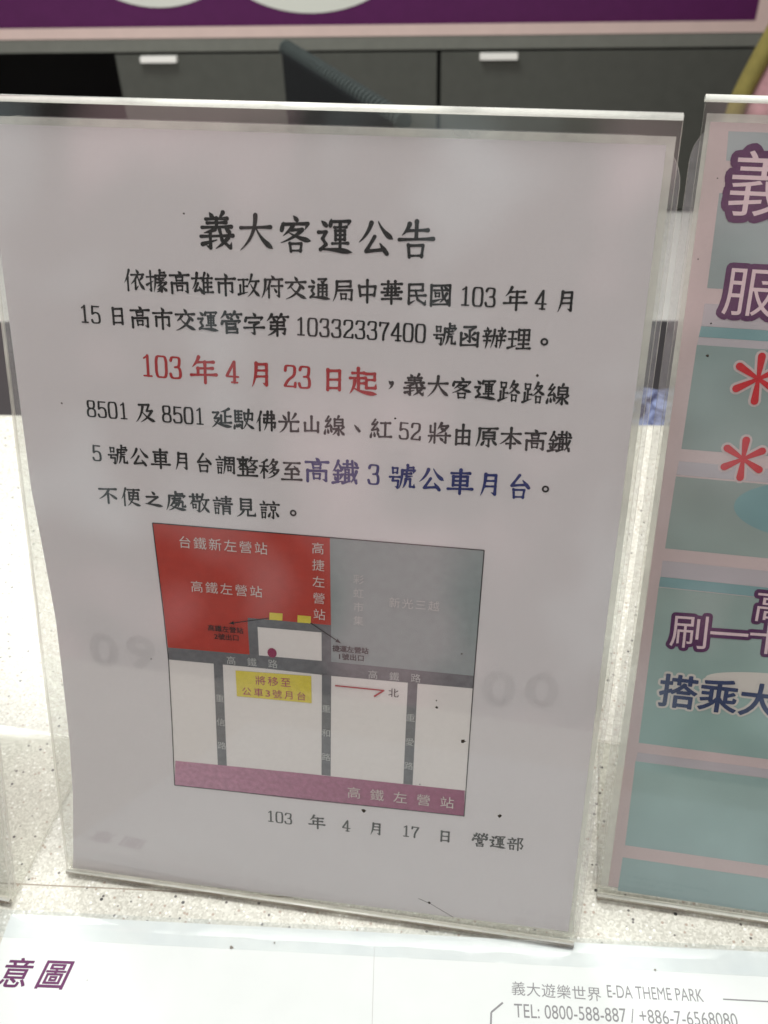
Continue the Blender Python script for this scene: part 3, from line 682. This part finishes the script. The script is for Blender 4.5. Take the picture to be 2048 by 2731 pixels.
# ---------------------------------------------------------------- the notice
NZ = -2.6
F1 = H1.matrix_world @ Matrix.Translation((0, 0, NZ * MM))
LEFT = [(1.25, 2.18), (2.36, 10.01), (5.33, 42.07), (6.20, 62.30), (6.47, 68.27), (6.59, 103.52), (6.38, 123.44), (4.87, 145.52), (2.56, 175.58), (2.13, 203.17)]
LEFT = [(u, v) for u, v in LEFT]
RIGHT = [(PW - 2.4, 7.0), (PW - 2.6, 60.0), (PW - 3.0, 150), (PW - 3.2, 230), (PW - 3.4, PH - 8.6)]
out = LEFT + [(0.8, PH - 8.6)] + RIGHT[::-1]
bm = bmesh.new()
fr = [bm.verts.new((p[0] * MM, p[1] * MM, 0)) for p in out]; f = bm.faces.new(fr[::-1])
r_ = bmesh.ops.extrude_face_region(bm, geom=[f])
for v in r_['geom']:
    if isinstance(v, bmesh.types.BMVert): v.co.z -= 0.12 * MM
bmesh.ops.recalc_face_normals(bm, faces=bm.faces[:])
bmesh.ops.triangulate(bm, faces=bm.faces[:])
notice = link('notice_sheet', bm, M_page); notice.matrix_world = F1
tag(notice, 'white Chinese bus notice with a red and grey street map, in the middle stand', 'notice')
bm = bmesh.new()
sheet_plate(bm, [(PW - 7, 6), (PW - 0.8, 6), (PW - 1.0, PH - 6.3), (0.3, PH - 6.3), (0.3, PH - 12), (PW - 7, PH - 12)], -0.35, -0.22, 0, 0)
link('laminate_border', bm, M_lam, notice)

C_ = 7.85
ink = Ink(); kai(ink, '義大客運公告', (75.36, 268.14), (138.34, 268.12), 12.4, 0.92, pitch=True); ink.build('headline', M_black, notice)
ink = Ink()
kai(ink, '依據高雄市政府交通局中華民國 103 年 4 月', (47.00, 251.47), (184.89, 252.25), C_)
kai(ink, '15 日高市交運管字第 10332337400 號函辦理。', (30.76, 239.55), (179.45, 239.90), C_)
kai(ink, '，義大客運路路線', (132.01, 223.15), (185.15, 223.16), C_)
kai(ink, '8501 及 8501 延駛佛光山線、紅 52 將由原本高鐵', (34.08, 207.13), (187.08, 207.75), C_)
kai(ink, '5 號公車月台調整移至', (28.87, 191.17), (98.86, 190.39), C_)
kai(ink, '。', (184.11, 191.73), (184.11, 191.73), C_)
kai(ink, '不便之處敬請見諒。', (31.73, 175.71), (99.27, 175.47), C_)
ink.build('black_paragraph', M_black, notice)
ink = Ink(); kai(ink, '103 年 4 月 23 日起', (54.45, 223.47), (122.92, 223.02), 10.0); ink.build('red_date', M_red, notice)
ink = Ink(); kai(ink, '高鐵 3 號公車月台', (107.59, 191.53), (175.61, 191.38), 9.6); ink.build('blue_platform_name', M_blue, notice)
M_datei = mat('faded_black_ink', (0.05, 0.052, 0.05), 0.7, 0.2, vary=0.3, scale=1500)
ink = Ink()
for s, p in (('103', (92.64, 44.04)), ('年', (107.88, 44.28)), ('4', (119.65, 44.35)), ('月', (131.60, 44.83)), ('17', (145.20, 45.59)), ('日', (158.67, 45.62))): kai(ink, s, p, p, 7.2)
kai(ink, '營運部', (172.14, 46.04), (185.74, 46.50), 7.0)
ink.build('date_line', M_datei, notice)
M_ghost = paper_mat('faint_digits', (0.768, 0.738, 0.762), 0.02)  # large faint digits, slightly darker than the page
for p, ch in (((24.79, 112.17), '0'), ((39.54, 112.97), '9'), ((174.41, 114.34), '0'), ((189.61, 115.52), '0')):
    ink = Ink(0.012); sans(ink, ch, p, p, 19, wide=1.0, fat=0.7); ink.build('faint_number', M_ghost, notice)

# route map
M_mred = mat('map_red', (0.47, 0.046, 0.030), 0.7, 0.2, vary=0.07, scale=300)
M_mgrey = mat('map_road_grey', (0.155, 0.158, 0.175), 0.7, 0.2, vary=0.14, scale=400)
M_mteal = mat('map_market_grey', (0.29, 0.335, 0.345), 0.7, 0.2, vary=0.05, scale=300)
M_mpink = mat('map_station_pink', (0.44, 0.135, 0.27), 0.7, 0.2, vary=0.16, scale=160)
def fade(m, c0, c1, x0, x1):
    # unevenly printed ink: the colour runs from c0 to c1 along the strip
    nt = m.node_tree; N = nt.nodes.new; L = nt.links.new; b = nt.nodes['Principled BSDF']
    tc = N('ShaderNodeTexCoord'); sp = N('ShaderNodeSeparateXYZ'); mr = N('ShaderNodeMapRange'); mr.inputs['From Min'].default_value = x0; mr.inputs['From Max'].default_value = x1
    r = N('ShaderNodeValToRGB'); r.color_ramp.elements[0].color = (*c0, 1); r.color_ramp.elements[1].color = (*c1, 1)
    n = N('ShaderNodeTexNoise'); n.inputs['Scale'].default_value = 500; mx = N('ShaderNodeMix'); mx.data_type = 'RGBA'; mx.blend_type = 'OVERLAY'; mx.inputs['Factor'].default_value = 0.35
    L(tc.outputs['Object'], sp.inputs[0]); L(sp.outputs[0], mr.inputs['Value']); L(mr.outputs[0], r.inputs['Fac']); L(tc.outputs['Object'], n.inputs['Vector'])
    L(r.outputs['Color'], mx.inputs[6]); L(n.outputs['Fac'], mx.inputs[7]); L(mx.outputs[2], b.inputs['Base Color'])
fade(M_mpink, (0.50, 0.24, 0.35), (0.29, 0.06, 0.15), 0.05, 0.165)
M_myel = mat('map_yellow', (0.72, 0.60, 0.07), 0.7, 0.2, vary=0.06, scale=500)
M_mwhite = mat('map_white', (0.79, 0.75, 0.745), 0.7, 0.2, vary=0.02, scale=500)
M_mlabel = mat('map_pale_label', (0.66, 0.58, 0.56), 0.7, 0.2, vary=0.08, scale=900)
M_mlabel2 = mat('map_faint_label', (0.52, 0.53, 0.53), 0.7, 0.2, vary=0.10, scale=900)
M_mmag = mat('map_magenta_label', (0.40, 0.05, 0.12), 0.7, 0.2, vary=0.15, scale=900)
M_mdot = mat('map_dot', (0.28, 0.02, 0.09), 0.6, 0.3)
mp = Ink(0.02); mp.poly([(47.71, 166.54), (165.69, 167.59), (165.32, 113.03), (165.41, 56.36), (49.71, 53.22), (50.26, 82.51), (50.50, 110.93), (49.61, 132.73)]); rmap = mp.build('route_map', M_mwhite, notice)
def layer(name, m, z, fn):
    i = Ink(z); fn(i); return i.build(name, m, rmap)
layer('station_block', M_mred, 0.035, lambda i: (i.poly([(47.71, 166.54), (112.23, 167.29), (112.94, 132.76), (81.90, 132.23), (49.84, 131.95)]), i.poly([(49.76, 132.46), (81.90, 132.23), (82.19, 116.82), (50.53, 116.14)])))
layer('market_block', M_mteal, 0.035, lambda i: i.poly([(112.23, 167.29), (165.69, 167.59), (165.22, 117.88), (113.02, 116.77)]))
def roads(i):
    z = i.lift()
    for pp in ([(50.53, 116.14), (85.81, 117.02), (85.59, 111.66), (50.50, 110.93)], [(85.81, 117.02), (109.68, 117.59), (113.11, 117.66), (165.20, 118.23), (165.17, 113.01), (113.22, 111.68), (85.59, 111.66)],
               [(81.90, 132.23), (112.94, 132.76), (112.96, 129.47), (85.54, 128.86), (81.81, 128.78)], [(81.81, 128.78), (85.54, 128.86), (85.81, 117.02), (82.20, 116.94)], [(109.42, 129.34), (112.96, 129.47), (113.11, 117.66), (109.57, 117.58)],
               [(68.17, 111.30), (71.74, 111.38), (71.75, 65.69), (68.06, 65.55)], [(109.64, 112.53), (113.15, 112.55), (113.27, 67.08), (109.66, 67.06)], [(141.60, 112.45), (145.16, 112.55), (145.09, 67.74), (141.51, 67.65)]):
        i.poly(pp, z)
layer('road', M_mgrey, 0.05, roads)
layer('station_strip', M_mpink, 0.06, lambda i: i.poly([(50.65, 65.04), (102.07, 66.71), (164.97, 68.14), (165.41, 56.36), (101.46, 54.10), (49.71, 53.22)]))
def border(i):
    c = [(47.71, 166.54), (165.69, 167.59), (165.32, 113.03), (165.41, 56.36), (49.71, 53.22), (50.26, 82.51), (50.50, 110.93), (49.61, 132.73)]
    for a, b in zip(c, c[1:] + c[:1]): i.line(a, b, 0.34)
layer('map_border', M_black, 0.16, border)
layer('exit_marker', M_myel, 0.17, lambda i: i.poly([(90.20, 135.39), (95.07, 135.54), (94.93, 132.63), (90.04, 132.41)]))
layer('exit_marker', M_myel, 0.17, lambda i: i.poly([(100.63, 135.49), (105.51, 135.59), (105.51, 132.70), (100.51, 132.53)]))
layer('highlight_box', M_myel, 0.17, lambda i: i.poly([(76.63, 109.47), (105.66, 110.72), (105.82, 99.02), (76.84, 98.27)]))
layer('stop_dot', M_mdot, 0.17, lambda i: i.disc((90.87, 118.75), 1.75, 2.0))
def arrow(i, a, b, w, h):
    i.line(a, b, w); dx, dy = b[0] - a[0], b[1] - a[1]; l = math.hypot(dx, dy); dx /= l; dy /= l
    i.poly([(b[0] + dx * h * .4, b[1] + dy * h * .4), (b[0] - dx * h - dy * h * .5, b[1] - dy * h + dx * h * .5), (b[0] - dx * h + dy * h * .5, b[1] - dy * h - dx * h * .5)])
layer('exit_arrow', M_black, 0.25, lambda i: arrow(i, (90.06, 133.16), (75.23, 129.29), 0.35, 1.5))
layer('exit_arrow', M_black, 0.25, lambda i: arrow(i, (105.41, 132.92), (116.29, 126.15), 0.35, 1.5))
layer('north_arrow', M_red, 0.25, lambda i: (i.line((114.66, 107.82), (132.86, 108.08), 0.55), i.line((133.06, 108.22), (129.31, 105.00), 0.65)))
def lab1(i):
    sans(i, '台鐵新左營站', (59.42, 160.12), (87.49, 160.51), 5.0); sans(i, '高鐵左營站', (63.12, 142.91), (85.33, 143.28), 4.9)
    sans(i, '高捷左營站', (108.01, 162.55), (108.63, 136.67), 4.7)
layer('station_label', M_mlabel, 0.25, lab1)
def lab2(i):
    sans(i, '彩虹市集', (122.62, 152.09), (122.92, 135.76), 4.0); sans(i, '新光三越', (135.65, 144.40), (149.58, 144.57), 4.2)
layer('market_label', M_mlabel2, 0.25, lab2)
def lab3(i):
    sans(i, '高鐵路', (75.04, 113.58), (91.06, 114.12), 3.8); sans(i, '高鐵路', (128.68, 114.21), (144.41, 114.73), 3.8)
    sans(i, '重信路', (70.05, 96.46), (70.10, 75.02), 3.6); sans(i, '重和路', (111.35, 97.32), (111.47, 75.69), 3.6); sans(i, '重愛路', (143.19, 97.65), (143.27, 76.33), 3.6)
layer('street_name', M_mlabel2, 0.25, lab3)
def lab4(i):
    sans(i, '捷運左營站', (114.88, 123.56), (125.54, 123.81), 2.75, fat=0.05); sans(i, '1號出口', (116.25, 120.37), (124.07, 120.63), 2.75, fat=0.05)
    sans(i, '高鐵左營站', (67.86, 126.54), (78.85, 126.71), 2.75, fat=0.03); sans(i, '2號出口', (69.60, 123.24), (77.17, 123.43), 2.75, fat=0.03); sans(i, '北', (136.48, 107.54), (136.48, 107.54), 4.0)
layer('exit_label', M_black, 0.25, lab4)
layer('highlight_label', M_mmag, 0.25, lambda i: (sans(i, '將移至', (86.23, 106.35), (95.85, 106.73), 4.3), sans(i, '公車3號月台', (80.71, 100.91), (101.78, 101.52), 3.9)))
layer('strip_label', M_mlabel, 0.25, lambda i: sans(i, '高鐵左營站', (122.49, 60.66), (158.57, 61.67), 5.6))

# ---------------------------------------------------------------- the teal and pink poster in the right-hand stand
M_ppink = paper_mat('poster_pink', (0.68, 0.56, 0.57), 0.03)
M_pteal = mat('poster_teal', (0.275, 0.37, 0.362), 0.7, 0.2, vary=0.10, scale=25)
M_plav = mat('poster_lavender', (0.48, 0.44, 0.48), 0.7, 0.2, vary=0.05, scale=40)
M_pblue = mat('poster_blue_green', (0.21, 0.35, 0.375), 0.7, 0.2, vary=0.08, scale=40)
M_ppale = mat('poster_pale', (0.62, 0.58, 0.55), 0.7, 0.2, vary=0.03, scale=40)
M_ppurp = mat('poster_purple', (0.080, 0.014, 0.085), 0.7, 0.2, vary=0.12, scale=500)
M_plight = mat('poster_light_letter', (0.72, 0.55, 0.60), 0.7, 0.2, vary=0.04, scale=500)
M_pnavy = mat('poster_navy', (0.022, 0.040, 0.125), 0.7, 0.2, vary=0.15, scale=500)
M_pred = mat('poster_red', (0.55, 0.020, 0.030), 0.7, 0.2, vary=0.08, scale=500)
def fade_up(m, stops, y0, y1):
    nt = m.node_tree; N = nt.nodes.new; L = nt.links.new; b = nt.nodes['Principled BSDF']
    tc = N('ShaderNodeTexCoord'); sp = N('ShaderNodeSeparateXYZ'); mr = N('ShaderNodeMapRange'); mr.inputs['From Min'].default_value = y0; mr.inputs['From Max'].default_value = y1
    r = N('ShaderNodeValToRGB'); r.color_ramp.elements[0].color = (*stops[0][1], 1); r.color_ramp.elements[1].color = (*stops[-1][1], 1)
    for p, c in stops[1:-1]: e_ = r.color_ramp.elements.new(p); e_.color = (*c, 1)
    n = N('ShaderNodeTexNoise'); n.inputs['Scale'].default_value = 22; n.inputs['Detail'].default_value = 6; mx = N('ShaderNodeMix'); mx.data_type = 'RGBA'; mx.blend_type = 'OVERLAY'; mx.inputs['Factor'].default_value = 0.30
    L(tc.outputs['Object'], sp.inputs[0]); L(sp.outputs[1], mr.inputs['Value']); L(mr.outputs[0], r.inputs['Fac']); L(tc.outputs['Object'], n.inputs['Vector'])
    L(r.outputs['Color'], mx.inputs[6]); L(n.outputs['Fac'], mx.inputs[7]); L(mx.outputs[2], b.inputs['Base Color'])
fade_up(M_pteal, ((0, (0.33, 0.46, 0.48)), (0.3, (0.29, 0.42, 0.40)), (0.62, (0.31, 0.36, 0.35)), (0.8, (0.26, 0.34, 0.34)), (1, (0.36, 0.40, 0.42))), 0.0, 0.29)
bm = bmesh.new(); sheet_plate(bm, [(4.2, 6.5), (PW - 1, 6.5), (PW - 1, PH - 8), (2.6, PH - 8)], -0.12, 0.0, 0, 0)
poster = link('poster_sheet', bm, M_ppink); poster.matrix_world = H2.matrix_world @ Matrix.Translation((0, 0, NZ * MM))
tag(poster, 'teal and pink poster with purple outlined Chinese lettering, in the stand at the right', 'poster')
bm = bmesh.new(); sheet_plate(bm, [(1.2, 6), (10, 6), (10, PH - 10), (PW - 1, PH - 10), (PW - 1, PH - 5.5), (1.2, PH - 5.5)], -0.35, -0.22, 0, 0)
link('laminate_border', bm, M_lam, poster)
def pl(name, m, z, fn):
    i = Ink(z); fn(i); return i.build(name, m, poster)
RX = 206.0
def strip(i, a, b):
    """band with left ends a (upper) and b (lower), running level to the far side of the poster"""
    i.poly([a, b, (RX, b[1]), (RX, a[1])])
for a, b in (((8.47, 295.22), (9.03, 286.51)), ((8.39, 276.72), (8.90, 246.78)), ((8.28, 228.02), (8.12, 191.76)), ((7.63, 181.71), (7.47, 154.65)), ((7.15, 139.40), (8.07, 74.34)), ((7.89, 66.14), (8.56, 27.26)), ((8.35, 21.36), (8.22, 5.06))):
    pl('teal_block', M_pteal, 0.03, lambda i: strip(i, a, b))
for a, b in (((8.83, 241.78), (8.83, 234.40)), ((8.50, 230.54), (8.28, 228.02)), ((7.89, 187.32), (7.64, 182.35)), ((7.23, 149.90), (7.32, 143.70)), ((8.22, 70.14), (7.98, 66.28))):
    pl('lavender_block', M_plav, 0.03, lambda i: strip(i, a, b))
for a, b in (((8.76, 234.31), (8.48, 230.67)), ((7.28, 143.59), (7.17, 139.62))):
    pl('blue_band', M_pblue, 0.03, lambda i: strip(i, a, b))
def half(c, rx, ry):
    return lambda i: i.disc(c, rx, ry, n=40)
e1 = (28.63, 173.73); pl('blue_ellipse', M_pblue, 0.05, half((e1[0] + 26, e1[1] - 0.5), 26, 10.5))
e2 = (28.60, 106.40); pl('pale_ellipse', M_ppale, 0.05, half((e2[0] + 34, e2[1] - 1.0), 34, 5.0))
def outlined(s, a, b, em, fat, thick, wide=1.0):
    pl('purple_outline', M_ppurp, 0.10, lambda i: sans(i, s, a, b, em, wide, fat=fat))
    pl('light_letter', M_plight, 0.24, lambda i: sans(i, s, a, b, em, wide, fat=thick))
outlined('義', (20.99, 279.52), (20.99, 279.52), 21.5, 2.3, 0.0)
outlined('服', (22.29, 246.12), (22.29, 246.12), 17.0, 1.8, 0.0)
outlined('高', (47.76, 136.25), (47.76, 136.25), 13.5, 1.4, 0.0)
outlined('刷一卡', (20.40, 123.03), (48.06, 124.20), 14.6, 1.4, 0.0)
def ast(i, c, r, grow):
    for k in range(6):
        t = math.pi / 2 + k * math.pi / 3; d = (math.cos(t), math.sin(t))
        i.ribbon([(c[0] + d[0] * .2, c[1] + d[1] * .2), (c[0] + d[0] * r * .5, c[1] + d[1] * r * .5), (c[0] + d[0] * r, c[1] + d[1] * r)], [1.1 + grow, 1.9 + grow, 2.6 + grow])
for c, r in (((29.66, 218.05), 7.6), ((29.10, 190.06), 6.7)):
    pl('asterisk_halo', M_ppink, 0.08, lambda i: ast(i, c, r, 1.6))
    pl('red_asterisk', M_pred, 0.20, lambda i: ast(i, c, r, 0.0))
pl('letter_halo', M_ppale, 0.10, lambda i: sans(i, '搭乘大', (19.50, 98.03), (48.84, 98.39), 14.6, fat=1.15))
pl('navy_letter', M_pnavy, 0.24, lambda i: sans(i, '搭乘大', (19.50, 98.03), (48.84, 98.39), 14.6, fat=0.28))

# sheet in the stand at the left edge
bm = bmesh.new(); sheet_plate(bm, [(4, 6.5), (PW - 6.5, 6.5), (PW - 6.5, PH - 8), (4, PH - 8)], -0.12, 0.0, 0, 0)
sh3 = link('blank_sheet', bm, M_page); sh3.matrix_world = H3.matrix_world @ Matrix.Translation((0, 0, NZ * MM))
tag(sh3, 'grey lavender sheet in the stand cut off at the lower left', 'sheet')

# ---------------------------------------------------------------- white card taped flat on the counter
T0 = (-175.13, 183.34); T1 = (129.23, 183.20)
flyer = boxobj('taped_card', (T0[0] * MM, 0.46, -0.055, T0[1] * MM, 0.0003, 0.0009), M_card)
tag(flyer, 'white card with grey contact text taped flat along the counter front', 'card')
M_tape = mat('clear_tape', (0.78, 0.82, 0.86), 0.10, 0.6, vary=0.01, bump=0.30, bump_scale=45)
tp0 = (-176.22, 173.56); 
bm = bmesh.new(); nx = 120
xs = [-0.185 + 0.66 * k / nx for k in range(nx + 1)]
rng = random.Random(5); vv = []
for k, xx in enumerate(xs):
    for j, yy in enumerate((T0[1] * MM + 0.0022, T0[1] * MM - 0.001, T0[1] * MM - 0.006, tp0[1] * MM)):
        z = 0.00115 + (0.0004 if j in (1, 2) else 0.0) * (0.5 + 0.5 * math.sin(k * 1.3 + j) * math.sin(k * 0.37)) - (0.0009 if j == 0 else 0)
        vv.append(bm.verts.new((xx, yy, z)))
for k in range(nx):
    for j in range(3): bm.faces.new((vv[k * 4 + j], vv[k * 4 + j + 1], vv[k * 4 + j + 5], vv[k * 4 + j + 4]))
bmesh.ops.recalc_face_normals(bm, faces=bm.faces[:])
M_tapec = acrylic_mat('clear_tape_film', 0.16, (0.72, 0.80, 0.88), 0.10)
link('tape_strip', bm, M_tapec, flyer, smooth=True)
FZ = 0.95
ink = Ink(FZ); sans(ink, '意圖', (-164.69, 159.79), (-149.23, 160.01), 12.2, wide=1.05, fat=0.16, slant=0.18); ink.build('plum_lettering', M_plum, flyer)
ink = Ink(FZ)
sans(ink, '義大遊樂世界', (31.39, 164.18), (59.99, 163.59), 5.6, wide=1.0)
latin(ink, 'E-DA THEME PARK', (65.11, 162.75), (101.03, 163.00), 4.6)
latin(ink, 'TEL: 0800-588-887 / +886-7-6568080', (29.56, 153.66), (111.96, 154.47), 4.9)
ink.line((108.23, 164.34), (134.76, 164.37), 0.5); ink.line((25.38, 158.73), (20.92, 154.96), 0.7); ink.line((20.92, 154.96), (20.47, 146.95), 0.7)
ink.build('contact_text', M_greytext, flyer)
ink = Ink(FZ); ink.line((-24.95, 181.28), (-23.52, 147.23), 0.18); ink.build('fold_crease', mat('crease_grey', (0.45, 0.44, 0.43), 0.8), flyer)
M_dirt = mat('grey_smudge', (0.25, 0.23, 0.2), 0.9)
for i, (c, r) in enumerate((((-81.65, 174.14), 0.9), ((-64.74, 176.97), 0.45), ((84.40, 173.90), 0.5), ((-135.57, 158.56), 0.25))):
    s = speck(flyer, c, r, 70 + i, m=M_dirt); s.location = (0, 0, 0.00135)
